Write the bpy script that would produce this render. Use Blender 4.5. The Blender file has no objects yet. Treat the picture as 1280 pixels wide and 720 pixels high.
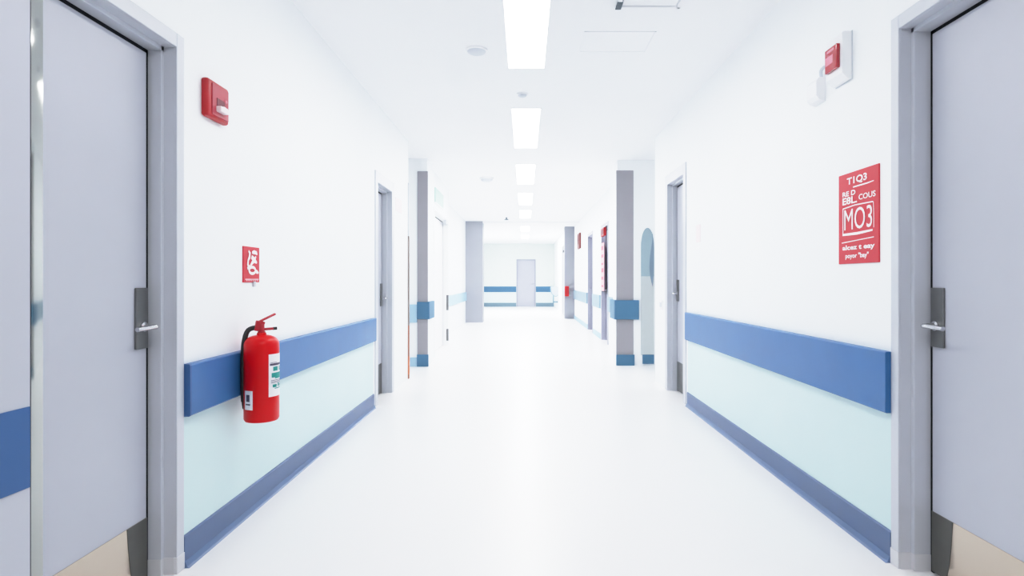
import bpy, bmesh, math
from mathutils import Vector, Matrix
scn = bpy.context.scene
COL = scn.collection
PI = math.pi
H = 1.14          # eye height
K = 1.63 / 1.58     # ceiling height over eye, scale of the ceiling fittings
CEIL = H + 1.63
WL, WR = -1.36, 1.488   # corridor wall planes
F = 750.0

# ------------------------------------------------------------------ materials
def lin(c):
    c /= 255.0
    return c / 12.92 if c <= 0.04045 else ((c + 0.055) / 1.055) ** 2.4
def rgb(t): return (lin(t[0]), lin(t[1]), lin(t[2]), 1)
def mat(name, c, rough=0.5, metal=0.0, spec=0.5, var=0.03, scale=6.0, bump=0.0, bscale=200.0, emit=0.0, coat=0.0):
    m = bpy.data.materials.new(name); m.use_nodes = True
    nt = m.node_tree; b = nt.nodes['Principled BSDF']
    tc = nt.nodes.new('ShaderNodeTexCoord')
    n = nt.nodes.new('ShaderNodeTexNoise'); n.inputs['Scale'].default_value = scale; n.inputs['Detail'].default_value = 3
    nt.links.new(tc.outputs['Object'], n.inputs['Vector'])
    r = nt.nodes.new('ShaderNodeValToRGB')
    base = rgb(c)
    lo = tuple(max(0, v * (1 - var)) for v in base[:3]) + (1,)
    hi = tuple(min(1, v * (1 + var)) for v in base[:3]) + (1,)
    r.color_ramp.elements[0].position = 0.35; r.color_ramp.elements[0].color = lo
    r.color_ramp.elements[1].position = 0.65; r.color_ramp.elements[1].color = hi
    nt.links.new(n.outputs['Fac'], r.inputs['Fac'])
    nt.links.new(r.outputs['Color'], b.inputs['Base Color'])
    b.inputs['Roughness'].default_value = rough
    b.inputs['Metallic'].default_value = metal
    b.inputs['Specular IOR Level'].default_value = spec
    b.inputs['Coat Weight'].default_value = coat
    if emit:
        nt.links.new(r.outputs['Color'], b.inputs['Emission Color'])
        b.inputs['Emission Strength'].default_value = emit
    if bump:
        n2 = nt.nodes.new('ShaderNodeTexNoise'); n2.inputs['Scale'].default_value = bscale
        nt.links.new(tc.outputs['Object'], n2.inputs['Vector'])
        bp = nt.nodes.new('ShaderNodeBump'); bp.inputs['Strength'].default_value = bump; bp.inputs['Distance'].default_value = 0.002
        nt.links.new(n2.outputs['Fac'], bp.inputs['Height']); nt.links.new(bp.outputs['Normal'], b.inputs['Normal'])
    return m
def brushed(name, c, rough):
    m = bpy.data.materials.new(name); m.use_nodes = True
    nt = m.node_tree; b = nt.nodes['Principled BSDF']
    tc = nt.nodes.new('ShaderNodeTexCoord'); mp = nt.nodes.new('ShaderNodeMapping')
    mp.inputs['Scale'].default_value = (3, 3, 160)
    n = nt.nodes.new('ShaderNodeTexNoise'); n.inputs['Scale'].default_value = 4
    r = nt.nodes.new('ShaderNodeMapRange'); r.inputs['To Min'].default_value = rough * 0.8; r.inputs['To Max'].default_value = rough * 1.2
    nt.links.new(tc.outputs['Object'], mp.inputs['Vector']); nt.links.new(mp.outputs['Vector'], n.inputs['Vector'])
    nt.links.new(n.outputs['Fac'], r.inputs['Value']); nt.links.new(r.outputs['Result'], b.inputs['Roughness'])
    b.inputs['Base Color'].default_value = rgb(c); b.inputs['Metallic'].default_value = 1.0
    return m

M = dict(
    wall=mat('wall_paint', (243, 246, 248), 0.55, var=0.006, scale=1.5, spec=0.3, bump=0.05),
    ceil=mat('ceiling_paint', (243, 244, 246), 0.8, var=0.006, scale=1.2, spec=0.1, bump=0.05),
    floor=mat('vinyl_floor', (244, 243, 243), 0.32, var=0.008, scale=0.8, spec=0.45, bump=0.02, bscale=60),
    door=mat('door_laminate', (183, 185, 195), 0.42, var=0.02, scale=2.0, spec=0.35),
    door_far=mat('far_door_laminate', (180, 181, 194), 0.45, var=0.02, scale=2.0),
    frame=mat('frame_enamel', (198, 201, 209), 0.35, var=0.02, scale=4.0),
    frame_far=mat('far_frame_enamel', (160, 161, 176), 0.4, var=0.02),
    kick_reflection=mat('painted_jamb_reflection', (76, 76, 72), 0.35, var=0.08, scale=12),  # reflection of the jamb put into a dark colour
    frame_base=mat('frame_foot_enamel', (212, 212, 216), 0.4, var=0.02),
    dark=mat('dark_rubber', (8, 9, 18), 0.7, var=0.1, spec=0.2),
    kick=brushed('kick_steel', (198, 185, 170), 0.12),
    steel=brushed('brushed_steel', (150, 150, 152), 0.3),
    plate=brushed('satin_plate_steel', (128, 128, 128), 0.45),
    chrome=brushed('polished_steel', (205, 205, 208), 0.16),
    guard=brushed('edge_guard_steel', (160, 162, 158), 0.07),
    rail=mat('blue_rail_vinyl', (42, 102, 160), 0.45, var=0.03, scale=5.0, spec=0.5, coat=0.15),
    rail_end=mat('blue_rail_end_cap', (44, 88, 142), 0.45, var=0.03),
    rail_mid=mat('mid_blue_vinyl', (66, 112, 144), 0.45, var=0.03),
    rail_pale=mat('light_washed_blue_vinyl', (160, 190, 212), 0.45, var=0.02),  # lens glow on far bands and lit pier returns put into the colour
    base=mat('slate_blue_skirting', (72, 96, 136), 0.42, var=0.03, spec=0.5, coat=0.15),
    cove=mat('skirting_lip', (88, 112, 150), 0.4, var=0.03, spec=0.5),
    base_far=mat('glow_washed_grey_teal', (120, 142, 156), 0.5, var=0.03),  # paled to carry the lens glow at the far end
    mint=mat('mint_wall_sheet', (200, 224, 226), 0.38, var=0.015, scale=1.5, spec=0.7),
    grey_far_left=mat('far_left_pier_cladding', (164, 166, 173), 0.5, var=0.02, scale=2.0),
    end_wall=mat('end_wall_paint', (222, 229, 225), 0.6, var=0.01),
    rail_grey=mat('glow_washed_blue_vinyl', (136, 160, 178), 0.45, var=0.02),  # lens glow over the far rails put into the colour
    mint_far=mat('glow_washed_mint_sheet', (218, 232, 236), 0.45, var=0.01),  # lens glow on the end wall sheet put into the colour
    grey=mat('pier_front_shade', (152, 149, 154), 0.5, var=0.02, scale=2.0),  # shade of the camera-facing pier fronts put into the grey
    grey_far=mat('far_pier_cladding', (152, 154, 162), 0.5, var=0.02, scale=2.0),
    white=mat('white_plastic', (240, 241, 244), 0.35, var=0.01),
    off=mat('light_grey_plastic', (205, 209, 216), 0.5, var=0.02),  # plain light grey for small parts
    knob=mat('pale_grey_plastic', (212, 215, 222), 0.5, var=0.02),
    vent_dark=mat('dark_grey_fitting', (90, 100, 108), 0.7, var=0.1),  # even dark grey for small fittings
    red=mat('extinguisher_red', (212, 0, 12), 0.32, var=0.04, spec=0.25, coat=0.0),
    red_lever=mat('lever_red', (170, 12, 34), 0.4, var=0.04),
    sign=mat('sign_red', (200, 34, 52), 0.5, var=0.03, scale=20),
    alarm=mat('alarm_red', (176, 18, 28), 0.45, var=0.04),
    alarm_face=mat('alarm_face_red', (172, 42, 62), 0.4, var=0.05),
    alarm_dark=mat('alarm_recess', (110, 16, 40), 0.5, var=0.05),
    lens=mat('strobe_lens_red', (172, 10, 34), 0.12, var=0.06, coat=0.6),
    lens_hi=mat('highlight_and_indicator_pink', (226, 130, 146), 0.1, var=0.06, coat=0.6),  # lens highlight put into the colour; alarm indicator shares it
    letter=mat('sign_white_ink', (248, 236, 238), 0.5, var=0.02),
    label=mat('label_paper', (240, 236, 242), 0.5, var=0.01),
    teal=mat('label_teal_ink', (24, 146, 138), 0.5, var=0.03),
    ink=mat('label_dark_ink', (70, 60, 84), 0.5, var=0.05),
    black=mat('hose_rubber', (22, 24, 28), 0.5, var=0.1),
    bench=mat('bench_shell', (172, 182, 194), 0.5, var=0.02),
    pink=mat('pale_pink_sign', (246, 228, 232), 0.6, var=0.01),
    pinkred=mat('pale_red_banner', (232, 176, 184), 0.6, var=0.12, scale=14),
    alarm_pink=mat('pale_red_ink', (210, 96, 112), 0.6, var=0.08),  # lighter red for the banner lettering
    maroon=mat('dark_maroon_plastic', (128, 62, 62), 0.5, var=0.1),
    green=mat('pale_green_sign', (180, 208, 198), 0.5, var=0.02),
    brown=mat('brown_corner_strip', (160, 108, 88), 0.5, var=0.06),
    brown_dk=mat('taupe_corner_strip', (140, 128, 122), 0.5, var=0.06),
    orange=mat('orange_corner_strip', (206, 130, 96), 0.5, var=0.06),
    board=mat('pale_green_board', (184, 191, 192), 0.45, var=0.015),
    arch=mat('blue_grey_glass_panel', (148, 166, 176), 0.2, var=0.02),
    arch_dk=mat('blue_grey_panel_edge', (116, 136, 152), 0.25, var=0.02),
    diffuser=mat('lamp_diffuser', (255, 255, 255), 0.5, var=0.0, emit=6.2),
    diffuser_far=mat('far_lamp_diffuser', (255, 255, 255), 0.5, var=0.0, emit=9.0),
)

# ------------------------------------------------------------------ geometry helpers
def NB(): return bmesh.new()
def bx(bm, x0, x1, y0, y1, z0, z1, bev=0.0, seg=2):
    x0, x1 = sorted((x0, x1)); y0, y1 = sorted((y0, y1)); z0, z1 = sorted((z0, z1))
    t = bmesh.new(); bmesh.ops.create_cube(t, size=1)
    for v in t.verts:
        v.co = Vector(((x0 + x1) / 2 + v.co.x * (x1 - x0), (y0 + y1) / 2 + v.co.y * (y1 - y0), (z0 + z1) / 2 + v.co.z * (z1 - z0)))
    if bev:
        bmesh.ops.bevel(t, geom=list(t.edges), offset=min(bev, (x1 - x0) * .45, (y1 - y0) * .45, (z1 - z0) * .45), segments=seg, profile=.5, affect='EDGES')
    merge(bm, t)
    return bm
def merge(bm, t, mtx=None):
    me = bpy.data.meshes.new('tmp')
    if mtx is not None: bmesh.ops.transform(t, matrix=mtx, verts=t.verts)
    t.to_mesh(me); t.free(); bm.from_mesh(me); bpy.data.meshes.remove(me)
def prism(bm, pts, axis, a, b):
    """polygon pts (u,v) extruded along axis from a to b; axis x: (y,z), y: (x,z), z: (x,y)"""
    def P(u, v, w):
        return {'x': (w, u, v), 'y': (u, w, v), 'z': (u, v, w)}[axis]
    t = bmesh.new()
    A = [t.verts.new(P(u, v, a)) for u, v in pts]; B = [t.verts.new(P(u, v, b)) for u, v in pts]
    n = len(pts)
    t.faces.new(A); t.faces.new(B[::-1])
    for i in range(n):
        t.faces.new((A[i], B[i], B[(i + 1) % n], A[(i + 1) % n]))
    bmesh.ops.recalc_face_normals(t, faces=t.faces)
    merge(bm, t); return bm
def lathe(bm, prof, c, n=32, axis='z'):
    """prof: list of (r, h); revolved about the axis through c"""
    t = bmesh.new(); rings = []
    for r, h in prof:
        ring = []
        if r < 1e-6:
            ring = [t.verts.new((0, 0, h))]
        else:
            for i in range(n):
                a = 2 * PI * i / n; ring.append(t.verts.new((r * math.cos(a), r * math.sin(a), h)))
        rings.append(ring)
    for p, q in zip(rings, rings[1:]):
        for i in range(n):
            j = (i + 1) % n
            if len(p) == 1 and len(q) == 1: continue
            if len(p) == 1: t.faces.new((p[0], q[j], q[i]))
            elif len(q) == 1: t.faces.new((p[i], p[j], q[0]))
            else: t.faces.new((p[i], p[j], q[j], q[i]))
    if len(rings[0]) > 1: t.faces.new(rings[0][::-1])
    if len(rings[-1]) > 1: t.faces.new(rings[-1])
    bmesh.ops.recalc_face_normals(t, faces=t.faces)
    R = {'z': Matrix.Identity(4), 'x': Matrix.Rotation(PI / 2, 4, 'Y'), 'y': Matrix.Rotation(-PI / 2, 4, 'X')}[axis]
    merge(bm, t, Matrix.Translation(c) @ R); return bm
def tube(bm, pts, r, n=12, closed_ends=True, sub=8):
    P = [Vector(p) for p in pts]
    if len(P) > 2:      # Catmull-Rom smoothing
        Q = [P[0]] + P + [P[-1]]; out = []
        for i in range(1, len(Q) - 2):
            for k in range(sub):
                t = k / sub; a, b, c, d = Q[i - 1], Q[i], Q[i + 1], Q[i + 2]
                out.append(.5 * ((2 * b) + (c - a) * t + (2 * a - 5 * b + 4 * c - d) * t * t + (3 * b - a - 3 * c + d) * t ** 3))
        out.append(P[-1]); P = out
    t = bmesh.new(); rings = []; up = Vector((.13, .31, .94))
    for i, p in enumerate(P):
        d = (P[min(i + 1, len(P) - 1)] - P[max(i - 1, 0)]).normalized()
        s = d.cross(up)
        if s.length < 1e-3: s = d.cross(Vector((1, 0, 0)))
        s.normalize(); u = s.cross(d).normalized()
        rr = r(i / (len(P) - 1)) if callable(r) else r
        rings.append([t.verts.new(p + s * rr * math.cos(2 * PI * k / n) + u * rr * math.sin(2 * PI * k / n)) for k in range(n)])
    for a, b in zip(rings, rings[1:]):
        for k in range(n): t.faces.new((a[k], a[(k + 1) % n], b[(k + 1) % n], b[k]))
    t.faces.new(rings[0][::-1]); t.faces.new(rings[-1])
    bmesh.ops.recalc_face_normals(t, faces=t.faces)
    merge(bm, t); return bm
def world_loc(o):
    v = Vector((0, 0, 0))
    while o: v += o.location; o = o.parent
    return v
def obj(name, bm, m, parent=None, smooth=False):
    """bm is in world coordinates; the mesh origin becomes the thing's base"""
    me = bpy.data.meshes.new(name)
    if parent:
        bmesh.ops.translate(bm, verts=bm.verts, vec=-world_loc(parent)); loc = Vector((0, 0, 0))
    else:
        xs = [v.co for v in bm.verts]
        loc = Vector(((min(v.x for v in xs) + max(v.x for v in xs)) / 2, (min(v.y for v in xs) + max(v.y for v in xs)) / 2, min(v.z for v in xs)))
        bmesh.ops.translate(bm, verts=bm.verts, vec=-loc)
    bm.to_mesh(me); bm.free()
    if smooth:
        for p in me.polygons: p.use_smooth = True
        try: me.set_sharp_from_angle(angle=math.radians(40))
        except Exception: pass
    me.materials.append(m)
    o = bpy.data.objects.new(name, me); COL.objects.link(o); o.location = loc
    if parent: o.parent = parent
    return o
def tag(o, label, cat, group=None):
    o['label'] = label; o['category'] = cat
    if group: o['group'] = group
    return o
def thing(name, loc, label, cat, group=None):
    o = bpy.data.objects.new(name, None); COL.objects.link(o); o.location = loc; o.empty_display_size = .05
    return tag(o, label, cat, group)
def struct(o, label=None):
    o['kind'] = 'structure'
    if label: o['label'] = label
    return o
def sempty(name, loc, label):
    o = bpy.data.objects.new(name, None); COL.objects.link(o); o.location = loc
    return struct(o, label)
def sbox(name, m, label, *dims, bev=0.0):
    return struct(obj(name, bx(NB(), *dims, bev=bev), m), label)
# lettering: flat text meshes laid on a wall; side -1 left wall, +1 right wall
def uv2w(side, X, y0, z0):
    return (lambda u, v, d=0: (X - side * d, y0 - side * u, z0 + v))
def text_bm(bm, s, w, h, u0, v0, mp, bold=0.0, d=0.002):
    cu = bpy.data.curves.new('t', 'FONT'); cu.body = s; cu.size = 1; cu.offset = bold; cu.resolution_u = 4
    o = bpy.data.objects.new('t', cu); COL.objects.link(o)
    dg = bpy.context.evaluated_depsgraph_get(); dg.update()
    me = bpy.data.meshes.new_from_object(o.evaluated_get(dg))
    bpy.data.objects.remove(o); bpy.data.curves.remove(cu)
    xs = [v.co.x for v in me.vertices]; ys = [v.co.y for v in me.vertices]
    x0, x1, ya, yb = min(xs), max(xs), min(ys), max(ys)
    for v in me.vertices:
        u = u0 + (v.co.x - x0) / (x1 - x0) * w; vv = v0 + (v.co.y - ya) / (yb - ya) * h
        v.co = mp(u, vv, d)
    bm.from_mesh(me); bpy.data.meshes.remove(me)
def poly_uv(bm, pts, mp, d=0.002):
    f = bm.faces.new([bm.verts.new(mp(u, v, d)) for u, v in pts]); return f
def stroke(bm, pts, w, mp, d=0.002):
    """flat brush stroke through (u,v) points with per-point or constant width"""
    n = len(pts); L = []; R = []
    for i, p in enumerate(pts):
        a = pts[max(i - 1, 0)]; b = pts[min(i + 1, n - 1)]
        dx, dy = b[0] - a[0], b[1] - a[1]; l = math.hypot(dx, dy) or 1
        ww = w[i] if isinstance(w, (list, tuple)) else w
        nx, ny = -dy / l * ww / 2, dx / l * ww / 2
        L.append(bm.verts.new(mp(p[0] + nx, p[1] + ny, d))); R.append(bm.verts.new(mp(p[0] - nx, p[1] - ny, d)))
    for i in range(n - 1): bm.faces.new((L[i], L[i + 1], R[i + 1], R[i]))

# ------------------------------------------------------------------ shell
sbox('floor', M['floor'], 'glossy white vinyl corridor floor', -2.3, 2.3, -2, 26.7, -0.1, 0)
sbox('ceiling', M['ceil'], 'smooth pale ceiling of the corridor', -2.3, 2.3, -2, 26.7, CEIL, CEIL + .1)

# door openings (near, far) along Y and heights of the clear opening
LD1, LD2, LD3 = (1.36, 2.329), (5.525, 6.108), (9.02, 10.62)
RD1, RD2, RD3, RD4 = (1.40, 2.374), (5.61, 6.235), (10.72, 11.58), (13.15, 14.05)
LZ, RZ = 2.047, 2.137

def wall_with_openings(name, label, xa, xb, y0, y1, openings):
    bm = NB(); y = y0
    for a, b, zt in openings:
        bx(bm, xa, xb, y, a, 0, CEIL); bx(bm, xa, xb, a, b, zt, CEIL); y = b
    bx(bm, xa, xb, y, y1, 0, CEIL)
    return struct(obj(name, bm, M['wall']), label)
LO = .03   # rough opening margin hidden behind the casing
wall_with_openings('wall_left', 'white left corridor wall up to the niche', WL, WL - .2, -2, 7.0, [(LD1[0] - LO, LD1[1] + LO, LZ + LO), (LD2[0] - LO, LD2[1] + LO, LZ + LO)])
wall_with_openings('wall_left.001', 'white left corridor wall beyond the first pier', WL, WL - .4, 8.41, 10.70, [(LD3[0] - LO, LD3[1] + LO, 2.2 + LO)])
wall_with_openings('wall_right', 'white right corridor wall up to the niche', WR, WR + .2, -2, 6.85, [(RD1[0] - LO, RD1[1] + LO, RZ + LO), (RD2[0] - LO, RD2[1] + LO, RZ + LO)])
wall_with_openings('wall_right.001', 'white right corridor wall beyond the first pier', WR, WR + .2, 8.5, 18.0, [(RD3[0] - LO, RD3[1] + LO, 2.14 + LO), (RD4[0] - LO, RD4[1] + LO, 2.17 + LO)])
sbox('wall_left.002', M['wall'], 'white set back left wall before the far pier', -1.62, -1.76, 10.70, 16.4, 0, CEIL)
def niche(name, label, xw, xb, y0, y1):
    s = -1 if xb < 0 else 1
    bm = NB()
    bx(bm, xb, xb + s * .1, y0 - .1, y1 + .3, 0, CEIL)
    bx(bm, xw + s * .2, xb, y0 - .1, y0, 0, CEIL)
    return struct(obj(name, bm, M['wall']), label)
niche('wall_niche_left', 'white back of the left niche', WL, -2.1, 7.0, 8.0)
niche('wall_niche_right', 'white back of the right niche', WR, 2.1, 6.85, 8.1)
# piers
sbox('wall_pier_left', M['wall'], 'white pier closing the left niche', -1.30, -2.1, 8.0, 8.41, 0, CEIL)
sbox('wall_pier_right', M['wall'], 'white pier closing the right niche', 1.25, 2.1, 8.1, 8.5, 0, CEIL)
struct(obj('trim_17', bx(NB(), -1.29, -1.432, 7.985, 8.0, .0, 2.60, bev=.004), M['grey']),  # shade of the unlit pier front, laid on as a grey panel
    'panel in painted shade grey on the front of the left pier, banded in blue')
struct(obj('trim_18', bx(NB(), 1.232, 1.466, 8.088, 8.1, .0, 2.63, bev=.004), M['grey']),  # right pier's front shade, laid on as a thin grey panel
    'panel in painted shade grey on the front of the right pier, beside the arched panel')
sbox('wall_pier_far_left', M['grey_far_left'], 'pale grey far pier on the left', -1.15, -1.64, 16.4, 16.9, 0, CEIL)
sbox('wall_pier_far_right', M['grey_far'], 'slim grey far pier on the right', 1.2, 1.62, 18.0, 18.4, 0, CEIL)
sbox('wall_far_left', M['wall'], 'white left wall of the far lobby', -1.82, -1.97, 16.4, 26.6, 0, CEIL)
sbox('wall_far_right', M['wall'], 'white right wall of the far lobby', 1.30, 1.45, 18.4, 26.6, 0, CEIL)
struct(obj('wall_end', bx(bx(bx(NB(), -2.1, -.36, 26.5, 26.65, 0, CEIL), .47, 2.1, 26.5, 26.65, 0, CEIL), -.36, .47, 26.5, 26.65, 2.07, CEIL), M['end_wall']), 'white end wall of the corridor')
sbox('trim_1', M['ceil'], 'shallow ceiling beam between the far piers', -1.82, 1.488, 16.43, 16.65, CEIL - .045, CEIL)

# ------------------------------------------------------------------ rails, sheets, skirtings
def rail(name, m, label, x, s, y0, y1, z0, z1, cap0=True):
    """bumper rail on a wall at x; s: inward direction. rounded section, darker end cap facing the camera"""
    t = .032
    prof = [(x - s * .002, z0), (x + s * (t - .004), z0), (x + s * t, z0 + .005), (x + s * t, z1 - .005), (x + s * (t - .004), z1), (x - s * .002, z1)]
    o = struct(obj(name, prism(NB(), prof, 'y', y0 + (.012 if cap0 else 0), y1), m), label)
    if cap0:
        p2 = [(x - s * .002, z0 - .002), (x + s * (t - .003), z0 - .001), (x + s * (t + .001), z0 + .004), (x + s * (t + .001), z1 - .004), (x + s * (t - .003), z1 + .001), (x - s * .002, z1 + .002)]
        obj('end_cap', prism(NB(), p2, 'y', y0, y0 + .012), M['rail_end'], o)
    return o
def skirting(name, m, label, x, s, y0, y1, h, lip=True):
    o = struct(obj(name, prism(NB(), [(x - s * .002, .0), (x + s * .012, .0), (x + s * .012, h - .006), (x + s * .007, h), (x - s * .002, h)], 'y', y0, y1), m), label)
    if lip:
        obj('cove_lip', prism(NB(), [(x + s * .012, .0), (x + s * .03, .0), (x + s * .022, .006), (x + s * .0135, .026), (x + s * .012, .026)], 'y', y0, y1), M['cove'], o)
    return o
def sheet(name, m, label, x, s, y0, y1, z0, z1):
    return sbox(name, m, label, x - s * .002, x + s * .004, y0, y1, z0, z1)
la, lb = 2.379, 5.375
rail('trim_2', M['rail'], 'blue bumper rail on the left wall behind the extinguisher', WL, 1, la, lb, .602, .808)
sheet('trim_3', M['mint'], 'mint protection sheet under the left blue rail', WL, 1, la, lb, .115, .605)
skirting('baseboard_left', M['base'], 'slate blue skirting along the left wall', WL, 1, la, lb, .128)
ra, rb = 2.424, 5.465
rail('trim_4', M['rail'], 'blue bumper rail on the right wall under the red sign', WR, -1, ra, rb, .605, .853, cap0=False)
sheet('trim_5', M['mint'], 'mint protection sheet under the right blue rail', WR, -1, ra, rb, .115, .61)
skirting('baseboard_right', M['base'], 'slate blue skirting along the right wall', WR, -1, ra, rb, .128)
# left pier bands
bm = NB(); bx(bm, -1.265, -1.432, 7.955, 7.987, .63, .86, bev=.006); bx(bm, -1.265, -1.30, 7.987, 8.41, .63, .86)
struct(obj('trim_6', bm, M['rail_mid']), 'blue rail wrapped round the left pier')
sbox('trim_7', M['rail_pale'], 'pale blue rail return on the left pier', -1.432, -1.60, 7.96, 8.0, .585, .825, bev=.006)  # lit front of the rail put into a paler blue
sbox('baseboard_pier_left', M['rail_mid'], 'blue skirting at the foot of the left pier', -1.28, -1.432, 7.965, 7.987, 0, .16)
sbox('baseboard_pier_left.001', M['rail_pale'], 'pale blue skirting return of the left pier', -1.432, -1.60, 7.975, 8.0, 0, .12)  # lit front of the skirting put into a paler blue
# right pier bands
bm = NB(); bx(bm, 1.205, 1.535, 8.05, 8.087, .62, .88, bev=.006); bx(bm, 1.205, 1.24, 8.087, 8.5, .62, .88)
struct(obj('trim_8', bm, M['rail_mid']), 'blue rail wrapped round the right pier')
sbox('baseboard_pier_right', M['rail_mid'], 'blue skirting at the foot of the right pier', 1.23, 1.475, 8.065, 8.087, 0, .145)
# far corridor bands
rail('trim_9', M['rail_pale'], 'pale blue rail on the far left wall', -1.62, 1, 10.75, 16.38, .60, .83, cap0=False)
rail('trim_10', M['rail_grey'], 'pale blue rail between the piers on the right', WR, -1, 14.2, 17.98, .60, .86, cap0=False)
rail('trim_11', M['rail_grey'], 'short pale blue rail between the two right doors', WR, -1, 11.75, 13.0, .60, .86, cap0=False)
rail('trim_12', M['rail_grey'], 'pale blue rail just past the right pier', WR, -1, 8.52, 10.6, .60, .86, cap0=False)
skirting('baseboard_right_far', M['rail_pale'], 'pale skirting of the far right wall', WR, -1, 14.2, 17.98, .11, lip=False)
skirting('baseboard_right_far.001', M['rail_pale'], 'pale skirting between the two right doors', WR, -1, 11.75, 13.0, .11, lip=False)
# end wall bands
sbox('trim_13', M['rail_mid'], 'blue rail on the end wall left of its door', -1.80, -.38, 26.46, 26.5, .645, .89)
sbox('trim_14', M['rail_mid'], 'blue rail on the end wall right of its door', .49, 1.28, 26.46, 26.5, .645, .89)
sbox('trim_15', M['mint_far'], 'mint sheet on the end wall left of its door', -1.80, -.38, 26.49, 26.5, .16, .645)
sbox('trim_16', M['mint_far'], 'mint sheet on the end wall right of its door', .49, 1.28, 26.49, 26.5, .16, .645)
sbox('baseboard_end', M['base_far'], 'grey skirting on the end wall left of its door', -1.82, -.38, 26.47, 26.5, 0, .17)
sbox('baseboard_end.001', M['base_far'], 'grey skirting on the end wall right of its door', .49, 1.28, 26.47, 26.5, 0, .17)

# ------------------------------------------------------------------ doors
def door(name, label, xw, s, y0, y1, zt, casing=.05, rec=.09, leafm='door', framem='frame', kick=.236, kickm='kick',
         hz=(.884, 1.113), lever=True, plate_w=.072, foot=True, far_casing=True, gap=.016):
    """door in a side wall at x=xw. s: -1 left wall, +1 right wall. Latch at the far (y1) side."""
    root = sempty(name, (xw, (y0 + y1) / 2, 0), label)
    X = lambda d: xw + s * d        # d>0 goes into the wall
    # casing + stepped jambs
    bm = NB(); pr = -.010
    zc = zt + casing * 1.1
    y1c = y1 + casing; y0c = y0 - casing
    b = .003
    bx(bm, X(pr), X(.03), y1, y1c, .065 if foot else 0, zc, bev=b)
    bx(bm, X(pr), X(.03), y0c, y0, 0, zc, bev=b)
    bx(bm, X(pr), X(.03), y0, y1, zt, zc, bev=b)
    bx(bm, X(.0), X(.04), y1 - .001, y1 + .028, .065 if foot else 0, zt + .028); bx(bm, X(.0), X(.04), y0 - .028, y0 + .001, 0, zt + .028)
    bx(bm, X(.0), X(.04), y0, y1, zt - .001, zt + .028)
    bx(bm, X(.04), X(.17), y1 - .019, y1 + .028, .065 if foot else 0, zt + .028, bev=.002); bx(bm, X(.04), X(.17), y0 - .028, y0 + .019, 0, zt + .028, bev=.002)
    bx(bm, X(.04), X(.17), y0, y1, zt - .019, zt + .028, bev=.002)
    obj('frame', bm, M[framem], root)
    if foot:
        bm = NB(); bx(bm, X(pr - .002), X(.03), y1 - .002, y1c + .002, 0, .066, bev=.003); bx(bm, X(.0), X(.04), y1 - .003, y1 + .02, 0, .066); bx(bm, X(.04), X(.17), y1 - .021, y1 + .02, 0, .066, bev=.002)
        obj('frame_foot', bm, M['frame_base'], root)
    # leaf, shadow gap and seal
    ya, yb = y0 + .02, y1 - .019 - gap
    leaf = obj('leaf', bx(NB(), X(rec), X(rec + .044), ya, yb, .008, zt - .019 - gap, bev=.002), M[leafm], root)
    bm = NB(); bx(bm, X(rec + .004), X(rec + .06), yb, y1 - .018, 0, zt - .018); bx(bm, X(rec + .004), X(rec + .06), y0 + .018, y1 - .018, zt - .019 - gap, zt - .018)
    bx(bm, X(rec + .048), X(rec + .06), y0 + .018, y1 - .018, 0, zt - .018)
    obj('seal', bm, M['dark'], root)
    if kick:
        obj('kick_plate', bx(NB(), X(rec - .0025), X(rec), ya + .004, yb - .002, .012, kick), M[kickm], leaf)
    if foot:
        obj('jamb_reflection', prism(NB(), [(yb - .002, .012), (yb - .002, kick), (yb - .115, kick), (yb - .108, .16), (yb - .098, .08), (yb - .085, .03), (yb - .07, .012)], 'x', X(rec - .004), X(rec - .0024)), M['kick_reflection'], leaf)['label'] = 'dark painted reflection of the jamb in the kick plate'  # dark jamb reflection in the kick plate, laid on as a thin piece
    if lever:
        pl = obj('handle_plate', bx(NB(), X(rec - .009), X(rec), yb - plate_w, yb - .001, hz[0], hz[1], bev=.003), M['plate'], root)
        zc2 = hz[0] + (hz[1] - hz[0]) * .36; yc = yb - plate_w * .45
        bm = NB()
        lathe(bm, [(.019, 0), (.019, .006), (.011, .010), (.0095, .050)], (X(rec - .009), yc, zc2), n=20, axis='x')
        if s > 0:   # lathe points +X; flip for the right wall
            for v in bm.verts: v.co.x = 2 * X(rec - .009) - v.co.x
            bmesh.ops.reverse_faces(bm, faces=bm.faces)
        xe = X(rec - .009 - .05)
        tube(bm, [(X(rec - .04), yc, zc2), (xe, yc - .004, zc2), (xe - s * .004, yc - .03, zc2 + .001), (xe - s * .002, yc - .115, zc2 - .002)], lambda t: .0105 - .002 * t, n=14)
        obj('lever', bm, M['chrome'], pl, smooth=True)
    return root
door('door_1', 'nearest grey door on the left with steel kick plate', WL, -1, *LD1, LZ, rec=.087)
door('door_2', 'grey door in the left wall beyond the extinguisher', WL, -1, *LD2, LZ, rec=.09, casing=.09, kick=.31, kickm='plate', foot=False)
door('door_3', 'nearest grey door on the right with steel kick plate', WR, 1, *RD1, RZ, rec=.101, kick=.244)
door('door_4', 'grey door in the right wall beyond the blue rail', WR, 1, *RD2, RZ, rec=.088, casing=.09, kick=.31, kickm='plate', foot=False, hz=(.93, 1.15))
d = door('door_5', 'white door under the pale green sign on the left', WL, -1, *LD3, 2.2, leafm='white', framem='wall', kick=0, lever=False, foot=False)
obj('strike_plate', bx(NB(), WL + .012, WL - .03, LD3[1] - .006, LD3[1], .62, .89), M['plate'], d)
obj('jamb_guard', bx(NB(), WL + .012, WL - .03, LD3[1] - .006, LD3[1], .08, .29), M['plate'], d)
obj('door_closer', bx(NB(), WL - .02, WL + .012, LD3[1] - .3, LD3[1] - .02, 2.13, 2.19, bev=.006), M['off'], d)
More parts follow.
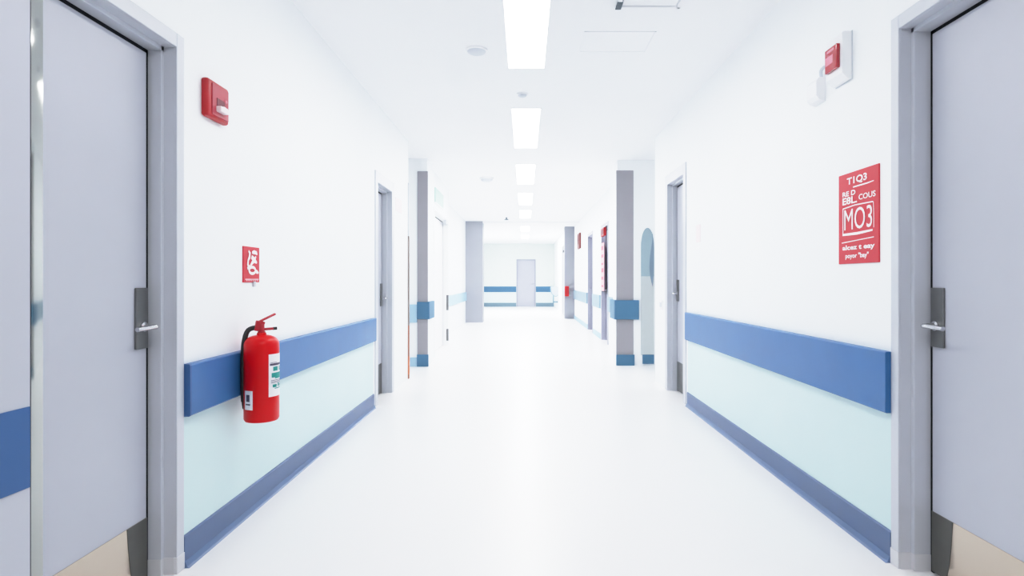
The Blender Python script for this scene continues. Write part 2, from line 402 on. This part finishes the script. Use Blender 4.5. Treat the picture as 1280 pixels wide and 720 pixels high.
door('door_6', 'first far right door beyond the pier, under the red alarm', WR, 1, *RD3, 2.14, leafm='door_far', framem='frame_far', kick=0, foot=False, casing=.06)
door('door_7', 'second far right door with purple grey jamb', WR, 1, *RD4, 2.17, leafm='door_far', framem='frame_far', kick=0, foot=False, casing=.06)
# end door (faces the camera)
r = sempty('door_8', (.055, 26.5, 0), 'lilac grey door in the end wall')
bm = NB(); bx(bm, -.37, -.33, 26.485, 26.58, 0, 2.09, bev=.004); bx(bm, .44, .48, 26.485, 26.58, 0, 2.09, bev=.004); bx(bm, -.33, .44, 26.485, 26.58, 2.05, 2.09, bev=.004)
obj('frame', bm, M['frame_far'], r)
lf = obj('leaf', bx(NB(), -.33, .44, 26.53, 26.575, .005, 2.05, bev=.003), M['door_far'], r)
bm = NB(); lathe(bm, [(.02, 0), (.02, .01), (.01, .015), (.01, .04)], (.38, 26.53, 1.0), n=12, axis='y')
for v in bm.verts: v.co.y = 2 * 26.53 - v.co.y
bmesh.ops.reverse_faces(bm, faces=bm.faces)
tube(bm, [(.38, 26.492, 1.0), (.27, 26.492, 1.0)], .01)
obj('handle', bm, M['chrome'], lf)
# dark framed door on the far right wall
r = sempty('door_9', (1.3, 19.8, 0), 'dark framed door on the far right lobby wall')
bm = NB(); bx(bm, 1.27, 1.302, 19.0, 19.1, 0, 2.3, bev=.004); bx(bm, 1.27, 1.302, 20.4, 20.5, 0, 2.3, bev=.004); bx(bm, 1.27, 1.302, 19.1, 20.4, 2.2, 2.3, bev=.004)
obj('frame', bm, M['steel'], r)
obj('leaf', bx(NB(), 1.285, 1.301, 19.1, 20.4, 0.005, 2.2), M['door'], r)
obj('closer', bx(NB(), 1.235, 1.286, 19.4, 19.75, 2.06, 2.14, bev=.006), M['plate'], r)

# fire door held open flat against the left wall beside the camera
ex, ey = -1.283, 1.557
hx, hy = -1.312, .72
r = sempty('door_10', (hx, hy, 0), 'grey fire door held open against the left wall, banded in blue')
dv = Vector((ex - hx, ey - hy)); L = dv.length; ang = math.atan2(dv.y, dv.x)
def leafbox(bm, u0, u1, w0, w1, z0, z1, bev=0.0):
    t = NB(); bx(t, u0, u1, w0, w1, z0, z1, bev=bev)
    merge(bm, t, Matrix.Translation((hx, hy, 0)) @ Matrix.Rotation(ang, 4, 'Z')); return bm
# local u along the leaf, +w towards the wall (left), face at w=0
obj('leaf', leafbox(NB(), 0, L - .001, 0, .042, .01, 2.30), M['door'], r)
obj('blue_band', leafbox(NB(), 0, L - .004, -.004, 0.001, .606, .815, bev=.0015), M['rail_end'], r)['label'] = 'dark blue impact band'
gx, gy = ex - .05 * math.sin(math.radians(10)), ey + .05 * math.cos(math.radians(10))
bm = NB(); pts = []
for k in range(9):      # shallow convex steel nosing
    t = k / 8; a = math.radians(7 + 6 * t)
    pts.append((ex - .05 * t * math.sin(math.radians(8.7 + 1.0 * t)), ey + .002 + .05 * t * math.cos(math.radians(10))))
prism(bm, pts + [(gx - .03, gy - .002), (ex - .04, ey + .002)], 'z', .01, 2.30)
obj('edge_guard', bm, M['guard'], r, smooth=True)['label'] = 'polished steel edge guard'
obj('edge_seal', bx(NB(), ex - .035, ex - .004, ey - .001, ey + .003, .01, 2.30), M['dark'], r)
bm = NB()
for z in (.3, 1.1, 1.95): lathe(bm, [(.009, 0), (.009, .1)], (hx - .018, hy - .006, z), n=12)
obj('hinge', bm, M['steel'], r)

# ------------------------------------------------------------------ ceiling fittings
def lamp(y0, y1, label, m='diffuser', xc=.012):
    w = .134; y0 *= K; y1 *= K
    r = thing('ceiling_light', (xc, (y0 + y1) / 2, CEIL), label, 'ceiling light', 'ceiling light panels along the corridor')
    bm = NB()
    for a in ((xc - w - .012, xc - w, y0 - .012, y1 + .012), (xc + w, xc + w + .012, y0 - .012, y1 + .012), (xc - w, xc + w, y0 - .012, y0), (xc - w, xc + w, y1, y1 + .012)):
        bx(bm, *a, CEIL - .008, CEIL + .01)
    obj('frame', bm, M['white'], r)
    obj('diffuser', bx(NB(), xc - w, xc + w, y0, y1, CEIL - .005, CEIL + .01), M[m], r)
lamp(2.84, 4.44, 'largest bright light panel, cut off by the top of the picture')
lamp(5.49, 7.10, 'second bright light panel, beyond the small ceiling sensor')
lamp(8.14, 9.75, 'third light panel in the row, level with the niche piers', 'diffuser_far')
lamp(10.79, 12.40, 'fourth light panel in the row, beyond the piers', 'diffuser_far')
lamp(13.44, 15.05, 'fifth light panel, last one before the ceiling beam', 'diffuser_far')
lamp(17.4, 19.0, 'light panel just past the ceiling beam', 'diffuser_far')
lamp(20.6, 22.2, 'farthest light panel, nearest the end wall', 'diffuser_far')
def disc(x, y, rad, label, name='smoke_detector', cat='smoke detector', m='white', hgt=.03):
    x *= K; y *= K; rad *= K
    r = thing(name, (x, y, CEIL), label, cat)
    bm = lathe(NB(), [(rad, CEIL + .002), (rad, CEIL - hgt * .35), (rad * .93, CEIL - hgt * .45)][::-1], (x, y, 0), n=28)
    obj('base', bm, M[m], r, smooth=True)
    bm = lathe(NB(), [(0, CEIL - hgt), (rad * .55, CEIL - hgt), (rad * .78, CEIL - hgt * .75), (rad * .86, CEIL - hgt * .44), (rad * .5, CEIL - hgt * .3)], (x, y, 0), n=28)
    obj('cover', bm, M['off'], r, smooth=True)
disc(-.33, 4.1, .075, 'round ceiling detector left of the largest light panel')
disc(-.585, 9.2, .11, 'round ceiling detector left of the third light panel', hgt=.06)
disc(-.02, 5.06, .045, 'small round sensor between the first two light panels', name='ceiling_sensor', cat='sensor')
# sprinkler
r = thing('sprinkler', (-.47, 15.4, CEIL), 'tiny dark sprinkler head before the ceiling beam', 'sprinkler')
obj('stem', lathe(NB(), [(.02, CEIL - .05), (.02, CEIL + .002)], (-.47, 15.4, 0), n=12), M['vent_dark'], r)
obj('deflector', lathe(NB(), [(0, CEIL - .075), (.055, CEIL - .07), (.055, CEIL - .05), (.02, CEIL - .04)], (-.47, 15.4, 0), n=16), M['vent_dark'], r)
# ceiling vent, upper right
r = thing('ceiling_vent', (.73, 3.37, CEIL), 'white square ceiling vent cut by the top right of the picture', 'vent')
x0, x1, y0, y1 = .54, .92, 3.18, 3.56
bm = NB()
for a in ((x0, x0 + .025, y0, y1), (x1 - .025, x1, y0, y1), (x0, x1, y0, y0 + .025), (x0, x1, y1 - .025, y1)): bx(bm, *a, CEIL - .018, CEIL + .002, bev=.004)
obj('frame', bm, M['white'], r)
obj('duct', bx(NB(), x0 + .02, x1 - .02, y0 + .02, y1 - .02, CEIL - .002, CEIL + .003), M['off'], r)
obj('corner_clip', bx(NB(), x0 - .004, x0 + .03, y1 - .09, y1 + .002, CEIL - .022, CEIL - .016, bev=.002), M['vent_dark'], r)
bm = NB()
bx(bm, x0 + .032, x1 - .032, y0 + .032, y1 - .032, CEIL - .012, CEIL - .001, bev=.002)
obj('panel', bm, M['white'], r)
# faint access hatch right of the first light
bm = NB(); hx0, hx1, hy0, hy1 = .39, .86, 3.92, 4.27
for a in ((hx0, hx1, hy0, hy0 + .008), (hx0, hx1, hy1 - .008, hy1), (hx0, hx0 + .008, hy0, hy1), (hx1 - .008, hx1, hy0, hy1)): bx(bm, *a, CEIL - .004, CEIL + .001)
bx(bm, hx0 + .012, hx1 - .012, hy0 + .012, hy1 - .012, CEIL - .003, CEIL + .001)
tag(obj('access_hatch', bm, M['ceil']), 'faint flush access hatch in the ceiling beyond the vent', 'hatch')

# ------------------------------------------------------------------ left wall: fire alarm, sign, extinguisher
# manual call point
ya, yb, za, zb = 2.518, 2.70, 1.835, 1.998
r = thing('fire_alarm', (WL, (ya + yb) / 2, za), 'red fire alarm pull station high on the left wall above the extinguisher', 'fire alarm')
obj('body', bx(NB(), WL - .002, WL + .03, ya, yb, za, zb, bev=.012, seg=3), M['alarm'], r, smooth=True)
obj('face_plate', bx(NB(), WL + .028, WL + .034, ya + .03, yb - .012, za + .014, zb - .014, bev=.005), M['alarm_face'], r)
obj('recess', bx(NB(), WL + .032, WL + .036, ya + .065, yb - .05, za + .05, zb - .07), M['alarm_dark'], r)
bm = NB(); bx(bm, WL + .03, WL + .056, ya + .062, yb - .055, za + .034, za + .058, bev=.004); bx(bm, WL + .03, WL + .048, ya + .10, yb - .06, za + .058, za + .066, bev=.003)
obj('pull_handle', bm, M['letter'], r)
bm = NB(); bx(bm, WL + .032, WL + .041, yb - .058, yb - .030, za + .058, za + .068, bev=.002)
obj('tab', bm, M['letter'], r)
obj('indicator', lathe(NB(), [(.009, 0), (.009, .006), (.006, .010), (0, .011)], (WL + .032, yb - .045, za + .095), n=16, axis='x'), M['lens_hi'], r)
# small red sign
ya, yb, za, zb = 2.888, 3.062, 1.132, 1.308
r = thing('fire_sign', (WL, (ya + yb) / 2, za), 'small red sign with white fire symbol above the extinguisher', 'sign')
obj('panel', bx(NB(), WL - .001, WL + .006, ya, yb, za, zb, bev=.002), M['sign'], r)
mp = uv2w(-1, WL + .006, ya, za)
W_, H_ = yb - ya, zb - za
U = lambda pts: [(u * W_, v * H_) for u, v in pts]
bm = NB()
stroke(bm, U([(.28, .88), (.36, .82), (.34, .70), (.26, .62), (.24, .50), (.30, .42)]), [.012, .018, .02, .014, .018, .010], mp)
stroke(bm, U([(.50, .84), (.62, .86), (.78, .84), (.82, .79)]), [.012, .02, .018, .008], mp)
stroke(bm, U([(.46, .72), (.58, .66), (.70, .60), (.80, .56)]), [.02, .026, .022, .010], mp, d=.0023)
stroke(bm, U([(.74, .74), (.62, .62), (.48, .54), (.38, .46)]), [.010, .020, .018, .010], mp, d=.0026)
stroke(bm, U([(.20, .38), (.30, .44), (.42, .42)]), [.014, .018, .012], mp, d=.0029)
pts = [(.50 + .20 * math.cos(a), .34 + .09 * math.sin(a)) for a in [2 * PI * k / 20 for k in range(21)]]
stroke(bm, U(pts), .014, mp, d=.0032)
stroke(bm, U([(.66, .34), (.78, .30), (.90, .27)]), [.016, .020, .008], mp, d=.0035)
obj('symbol', bm, M['letter'], r)
bm = NB(); stroke(bm, U([(.08, .085), (.92, .085)]), .006, mp)
for k in range(6): stroke(bm, U([(.14 + k * .13, .05), (.22 + k * .13, .05)]), .004, mp)
obj('caption_line', bm, M['pinkred'], r)
obj('tab', bx(NB(), WL - .001, WL + .012, ya + .105, ya + .125, za - .022, za + .004, bev=.003), M['off'], r)

# extinguisher
R0 = .078
cx, cy = -1.24, 2.827
zb0 = .484
r = thing('fire_extinguisher', (cx, cy, zb0), 'red fire extinguisher with black hose hung on the left wall over the blue rail', 'fire extinguisher')
prof = [(0, zb0 + .006), (.062, zb0 + .006), (.066, zb0), (.073, zb0 + .002), (R0, zb0 + .012), (R0, zb0 + .355)]
for k in range(1, 9):
    a = k / 8 * PI / 2
    prof.append((.022 + (R0 - .022) * math.cos(a), zb0 + .355 + .046 * math.sin(a)))
prof += [(.020, zb0 + .412), (0, zb0 + .412)]
body = obj('cylinder', lathe(NB(), prof, (cx, cy, 0), n=48), M['red'], r, smooth=True)
def band(bm, a0, a1, z0, z1, off, n=18):
    t = NB(); vs = []
    for k in range(n + 1):
        a = math.radians(a0 + (a1 - a0) * k / n); rr = R0 + off
        vs.append((t.verts.new((cx + rr * math.cos(a), cy + rr * math.sin(a), z0)), t.verts.new((cx + rr * math.cos(a), cy + rr * math.sin(a), z1))))
    for p, q in zip(vs, vs[1:]): t.faces.new((p[0], q[0], q[1], p[1]))
    merge(bm, t); return bm
lab = obj('instruction_label', band(NB(), -44, 52, zb0 + .118, zb0 + .315, .0008), M['label'], r, smooth=True)
bm = NB(); band(bm, -40, 46, zb0 + .262, zb0 + .272, .0016); band(bm, -38, -10, zb0 + .275, zb0 + .277, .0016)
obj('heading_bar', bm, M['ink'], lab)
bm = NB(); band(bm, -34, 40, zb0 + .206, zb0 + .228, .0016); band(bm, -20, 30, zb0 + .200, zb0 + .206, .0016); band(bm, -28, -6, zb0 + .236, zb0 + .256, .0016); band(bm, 2, 12, zb0 + .236, zb0 + .256, .0016); band(bm, 20, 40, zb0 + .240, zb0 + .252, .0016)
band(bm, -30, -12, zb0 + .160, zb0 + .174, .0016); band(bm, -6, 4, zb0 + .162, zb0 + .178, .0016); band(bm, 10, 32, zb0 + .160, zb0 + .172, .0016); band(bm, -22, 14, zb0 + .153, zb0 + .157, .0016)
obj('teal_graphics', bm, M['teal'], lab)
bm = NB()
for k, (a, b) in enumerate(((-36, 30), (-36, 40), (-36, 22))): band(bm, a, b, zb0 + .192 - k * .006, zb0 + .1945 - k * .006, .0016)
obj('print', bm, M['ink'], lab)
lab2 = obj('inspection_label', band(NB(), -130, -95, zb0 + .062, zb0 + .150, .0008), M['label'], r, smooth=True)
bm = NB(); band(bm, -121, -106, zb0 + .10, zb0 + .132, .0016); band(bm, -124, -104, zb0 + .084, zb0 + .090, .0016)
obj('print', bm, M['ink'], lab2)
zt = zb0 + .405
obj('valve', lathe(NB(), [(.017, zt - .005), (.017, zt + .012), (.013, zt + .015), (.013, zt + .045), (.009, zt + .05)], (cx, cy, 0), n=20), M['red_lever'], r, smooth=True)
def levermesh(p0, p1, w, h, m, name, par):
    a, b = Vector(p0), Vector(p1); d = b - a; l = d.length
    t = NB(); bx(t, 0, l, -w / 2, w / 2, -h / 2, h / 2, bev=.0035)
    rot = d.to_track_quat('X', 'Z').to_matrix().to_4x4()
    return obj(name, (lambda q: (merge(q, t, Matrix.Translation(a) @ rot), q)[1])(NB()), M[m], par)
ld = Vector((.82, .57, 0))
def lp(t, z): return (cx + ld.x * t, cy + ld.y * t, z)
levermesh(lp(-.024, zt + .016), lp(-.014, zt + .064), .022, .020, 'red_lever', 'valve_neck', r)
levermesh(lp(-.012, zt + .018), lp(.006, zt + .060), .020, .022, 'red_lever', 'valve_head', r)
levermesh(lp(-.026, zt + .052), lp(.062, zt + .094), .020, .010, 'red_lever', 'upper_lever', r)
lv = levermesh(lp(-.01, zt + .022), lp(.052, zt + .024), .020, .012, 'red_lever', 'lower_handle', r)
obj('handle_tip', (lambda q: tube(q, [lp(.050, zt + .024), lp(.068, zt + .0245)], .0075))(NB()), M['black'], lv)
pl = Vector((-.916, -.40, 0))
def hp(t, z, b=0): return (cx + pl.x * t + .25 * b, cy + pl.y * t - b, z)
obj('hose', tube(NB(), [hp(.012, zt + .028), hp(.035, zt + .030), hp(.06, zt + .016), hp(.074, zt - .03), hp(.079, zt - .10), hp(.080, zt - .2), hp(.079, zt - .27), hp(.077, zt - .31)], .0115), M['black'], r, smooth=True)
obj('nozzle', tube(NB(), [hp(.077, zt - .30), hp(.074, zt - .345)], lambda t: .011 - .003 * t), M['black'], r, smooth=True)
bm = NB()
bx(bm, WL + .030, WL + .037, cy - .02, cy + .02, .60, .80, bev=.002); bx(bm, WL + .034, cx - R0 + .006, cy - .03, cy + .03, .64, .655, bev=.002); bx(bm, WL + .034, cx - R0 + .006, cy - .03, cy + .03, .76, .775, bev=.002)
bx(bm, WL - .003, WL + .037, cy - .012, cy + .012, .78, .80)
obj('wall_bracket', bm, M['steel'], r)

# ------------------------------------------------------------------ right wall: strobe, camera-like sensor, sign
r = thing('alarm_strobe', (WR, 2.79, 2.06), 'white wall alarm box with red strobe lens above the large red sign', 'alarm strobe')
ya, yb = 2.725, 2.862
t = prism(NB(), [(WR + .002, 2.06), (WR - .02, 2.06), (WR - .047, 2.088), (WR - .047, 2.268), (WR - .040, 2.275), (WR + .002, 2.275)], 'y', ya, yb)
obj('housing', t, M['white'], r)
obj('back_plate', bx(NB(), WR + .002, WR - .004, ya - .004, yb + .008, 2.056, 2.279, bev=.003), M['off'], r)
ln = obj('lens', bx(NB(), WR - .045, WR - .064, ya + .018, yb - .012, 2.118, 2.228, bev=.004), M['lens'], r)
bm = NB(); bx(bm, WR - .063, WR - .0655, ya + .05, yb - .02, 2.150, 2.190, bev=.0015); bx(bm, WR - .063, WR - .0655, ya + .04, yb - .03, 2.206, 2.218, bev=.0015)
obj('lens_highlight', bm, M['lens_hi'], ln)  # highlight on the lens put in as pale pink pieces
r = thing('wall_sensor', (WR, 3.03, 2.03), 'small white wall sensor hanging just left of the red strobe box', 'sensor')
obj('housing', prism(NB(), [(WR + .002, 2.03), (WR - .03, 2.04), (WR - .045, 2.06), (WR - .045, 2.13), (WR - .03, 2.15), (WR + .002, 2.15)], 'y', 2.97, 3.07), M['white'], r)
obj('arm', tube(NB(), [(WR - .01, 2.985, 2.14), (WR - .02, 2.975, 2.18), (WR - .004, 2.965, 2.20)], .008), M['off'], r)

ya, yb, za, zb = 2.512, 2.834, 1.218, 1.633
r = thing('safety_notice', (WR, (ya + yb) / 2, za), 'large red notice with white lettering on the right wall', 'sign')
obj('panel', bx(NB(), WR + .001, WR - .006, ya, yb, za, zb, bev=.002), M['sign'], r)
mp = uv2w(1, WR - .006, yb, za)
W_, H_ = yb - ya, zb - za
def word(s, u0, u1, v0, v1, name, bold=.02):
    bm = NB(); text_bm(bm, s, (u1 - u0) * W_, (v1 - v0) * H_, u0 * W_, v0 * H_, mp, bold); return obj(name, bm, M['letter'], r)
word('T1Q3', .24, .74, .855, .945, 'heading_lettering', .03)
bm = NB(); stroke(bm, U([(.40, .83), (.76, .832), (.90, .838)]), [.006, .006, .003], mp); obj('heading_rule', bm, M['letter'], r)
word('RE D', .12, .46, .745, .80, 'lettering', .03)
word('E8L.', .12, .50, .655, .735, 'lettering', .03)
word('COUS', .54, .94, .675, .735, 'lettering', .02)
word('MO3', .17, .86, .37, .60, 'large_lettering', 0.0)
bm = NB()
stroke(bm, U([(.13, .62), (.13, .33), (.13, .325)]), .006, mp, d=.0015); stroke(bm, U([(.12, .325), (.50, .322), (.87, .335)]), [.010, .012, .008], mp, d=.0018)
stroke(bm, U([(.13, .615), (.45, .632), (.88, .625)]), .005, mp, d=.0021); stroke(bm, U([(.89, .625), (.90, .50), (.90, .36)]), .004, mp, d=.0024)
obj('box_outline', bm, M['letter'], r)
bm = NB(); stroke(bm, U([(.10, .235), (.90, .262)]), .004, mp); obj('rule', bm, M['letter'], r)
word('alcez t eay', .12, .92, .135, .205, 'lettering', .03)
word('poyor "bay"', .20, .78, .045, .115, 'lettering', .025)

# pale notices beside doors
tag(obj('door_notice', bx(NB(), WR + .001, WR - .004, 5.08, 5.20, 1.47, 1.62), M['pink']), 'faint pink notice beside the right hand door frame', 'notice')
tag(obj('door_notice', bx(NB(), WL - .001, WL + .004, 6.30, 6.62, 1.88, 2.02), M['pink']), 'faint pink notice on the left wall past the second door', 'notice')
r = thing('wall_switch', (WR, 6.5, .84), 'small pale wall switch low beyond the right door', 'switch')
obj('plate', bx(NB(), WR + .001, WR - .010, 6.46, 6.60, .83, .93, bev=.004), M['white'], r)
obj('rocker', bx(NB(), WR - .008, WR - .018, 6.495, 6.565, .855, .905, bev=.003), M['knob'], r)

# brown corner strip at the left niche edge
r = thing('corner_strip', (WL, 7.0, 0), 'thin brown corner strip at the edge of the left niche', 'corner guard')
obj('upper_strip', bx(NB(), WL - .02, WL + .011, 6.975, 7.012, 1.66, 2.28, bev=.002), M['off'], r)
obj('middle_strip', bx(NB(), WL - .02, WL + .014, 6.97, 7.012, .62, 1.66, bev=.002), M['brown_dk'], r)
obj('lower_strip', bx(NB(), WL - .02, WL + .014, 6.97, 7.012, .0, .62, bev=.002), M['brown'], r)
obj('foot_strip', bx(NB(), WL - .02, WL + .016, 6.968, 7.013, .05, .26, bev=.002), M['orange'], r)
# pale green sign
r = thing('hanging_sign', (WL, 9.45, 2.33), 'pale green sign on the left wall above the white door', 'sign')
obj('panel', bx(NB(), WL - .001, WL + .02, 9.03, 9.90, 2.325, 2.55, bev=.004), M['green'], r)
obj('edge', bx(NB(), WL - .001, WL + .023, 9.02, 9.91, 2.315, 2.326), M['white'], r)

# arched panel in the right niche
r = thing('arched_panel', (1.66, 8.09, 0), 'tall pale green panel with blue arched top in the right niche', 'panel')
px0, px1 = 1.568, 1.742
obj('board', bx(NB(), px0, px1, 8.088, 8.102, .14, 1.25), M['board'], r)
def arch(x0, x1, zlow, zs, zt, n=14):
    pts = [(x0, zlow), (x1, zlow)] if zlow is not None else []
    xc, rx = (x0 + x1) / 2, (x1 - x0) / 2
    for k in range(n + 1):
        a = PI * k / n; pts.append((xc + rx * math.cos(a), zs + (zt - zs) * math.sin(a)))
    return pts
obj('arch_board', prism(NB(), arch(px0, px1, 1.2, 1.60, 1.855), 'y', 8.086, 8.102), M['arch'], r)
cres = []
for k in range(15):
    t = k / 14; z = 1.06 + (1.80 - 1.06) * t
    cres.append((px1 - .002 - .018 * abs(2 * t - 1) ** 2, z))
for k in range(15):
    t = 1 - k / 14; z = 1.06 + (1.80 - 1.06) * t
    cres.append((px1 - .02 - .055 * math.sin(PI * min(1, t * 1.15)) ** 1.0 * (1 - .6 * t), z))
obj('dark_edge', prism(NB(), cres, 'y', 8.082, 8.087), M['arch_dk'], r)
obj('blue_foot', bx(NB(), px0 + .02, px1, 8.08, 8.102, 0.02, .145, bev=.003), M['rail_mid'], r)

# far right wall items
r = thing('fire_alarm', (WR, 11.0, 1.95), 'small red alarm box above the first far right door', 'fire alarm')
obj('body', bx(NB(), WR + .001, WR - .05, 10.95, 11.40, 1.97, 2.12, bev=.01), M['alarm'], r); obj('face_plate', bx(NB(), WR - .045, WR - .056, 11.0, 11.35, 2.0, 2.09, bev=.004), M['alarm_dark'], r)
r.location.z = 0
for ch in r.children: ch.location.z = 1.95
r = thing('red_banner', (WR - .001, 11.64, .93), 'narrow pale red vertical notice at the first far right door', 'notice')
bm = bx(NB(), WR - .014, WR - .004, 11.20, 11.62, .95, 1.86, bev=.003); obj('panel', bm, M['pinkred'], r)
bm = NB()
for k in range(6): bx(bm, WR - .016, WR - .013, 11.26 + .03 * (k % 2), 11.56, 1.02 + k * .14, 1.06 + k * .14 + .02 * (k % 3))
obj('lettering', bm, M['alarm_pink'], r)
r = thing('wall_clock', (WR, 16.2, 2.0), 'dark maroon oval fitting high on the far right wall', 'wall fitting')
obj('body', bx(NB(), WR + .001, WR - .05, 15.85, 16.45, 2.0, 2.42, bev=.02, seg=3), M['maroon'], r)
obj('face', lathe(NB(), [(.13, 0), (.13, .01), (.08, .02), (0, .022)], (WR - .05, 16.15, 2.25), n=20, axis='x'), M['alarm_dark'], r)
for v in r.children[1].data.vertices: v.co.x = -v.co.x - .1
# red box on the far right pier
r = thing('red_cabinet', (1.25, 17.95, .68), 'red box fixed to the slim far right pier', 'fire cabinet')
bd = obj('body', bx(NB(), 1.195, 1.315, 17.90, 18.006, .68, .975, bev=.008), M['red'], r)
obj('door', bx(NB(), 1.205, 1.305, 17.893, 17.901, .70, .955, bev=.003), M['alarm'], r)
# pale folding seat on far right lobby wall
r = thing('wall_bench', (1.2, 24.0, .62), 'pale rounded bench fixed low on the far right wall', 'bench')
obj('shell', prism(NB(), [(1.30, .62), (1.22, .56), (1.10, .60), (1.04, .72), (1.03, .88), (1.06, .90), (1.30, .90)], 'y', 23.3, 24.3), M['bench'], r)
obj('rim', tube(NB(), [(1.295, 23.28, .60), (1.22, 23.28, .54), (1.10, 23.28, .58), (1.03, 23.28, .70), (1.02, 23.28, .88)], .014), M['base_far'], r)
obj('bracket', bx(bx(NB(), 1.10, 1.14, 23.5, 23.6, .30, .60, bev=.004), 1.10, 1.30, 23.5, 23.6, .28, .34, bev=.004), M['base_far'], r)

# ------------------------------------------------------------------ light
w = bpy.data.worlds.new('World'); scn.world = w; w.use_nodes = True
nt = w.node_tree; bg = nt.nodes['Background']
bg.inputs['Color'].default_value = (1.0, .985, .965, 1); bg.inputs['Strength'].default_value = .15
def area(name, loc, rot, sx, sy, power, col=(1, 1, 1)):
    l = bpy.data.lights.new(name, 'AREA'); l.shape = 'RECTANGLE'; l.size = sx; l.size_y = sy; l.energy = power; l.color = col
    o = bpy.data.objects.new(name, l); COL.objects.link(o); o.location = loc; o.rotation_euler = rot
area('near_fill_lamp', (.012, .8, CEIL - .02), (0, 0, 0), .26, 1.6, 7)  # unseen fill lamp added over the near end of the corridor
area('far_fill_lamp', (0, 21.5, CEIL - .05), (0, 0, 0), 2.2, 5, 28)  # broad unseen fill added to brighten the far lobby

# ------------------------------------------------------------------ camera
c = bpy.data.cameras.new('Camera'); cam = bpy.data.objects.new('Camera', c); COL.objects.link(cam)
cam.location = (0, 0, H); cam.rotation_euler = (PI / 2, 0, 0)
c.sensor_width = 36; c.lens = 36 * F / 1280
c.shift_x = -16 / 1280; c.shift_y = -9 / 1280
c.clip_start = .05
scn.camera = cam
vs = scn.view_settings
vs.view_transform = 'Standard'; vs.look = 'None'; vs.exposure = 0.0; vs.gamma = 1.0
vs.use_curve_mapping = True      # soft highlight shoulder
cm = vs.curve_mapping; cv = cm.curves[3]
SH = ((0, 0), (.31, .31), (.62, .62), (.85, .78), (1.15, .885), (1.7, .95), (3.2, 1.0))
for k, (a, b) in enumerate(SH):
    a /= 3.2
    if k == 0: cv.points[0].location = (a, b)
    elif k == len(SH) - 1: cv.points[len(cv.points) - 1].location = (a, b)
    else: cv.points.new(a, b)
cm.update()
scn.cycles.max_bounces = 16; scn.cycles.diffuse_bounces = 10; scn.cycles.glossy_bounces = 6
scn.cycles.use_denoising = True
scn.cycles.sample_clamp_indirect = 6
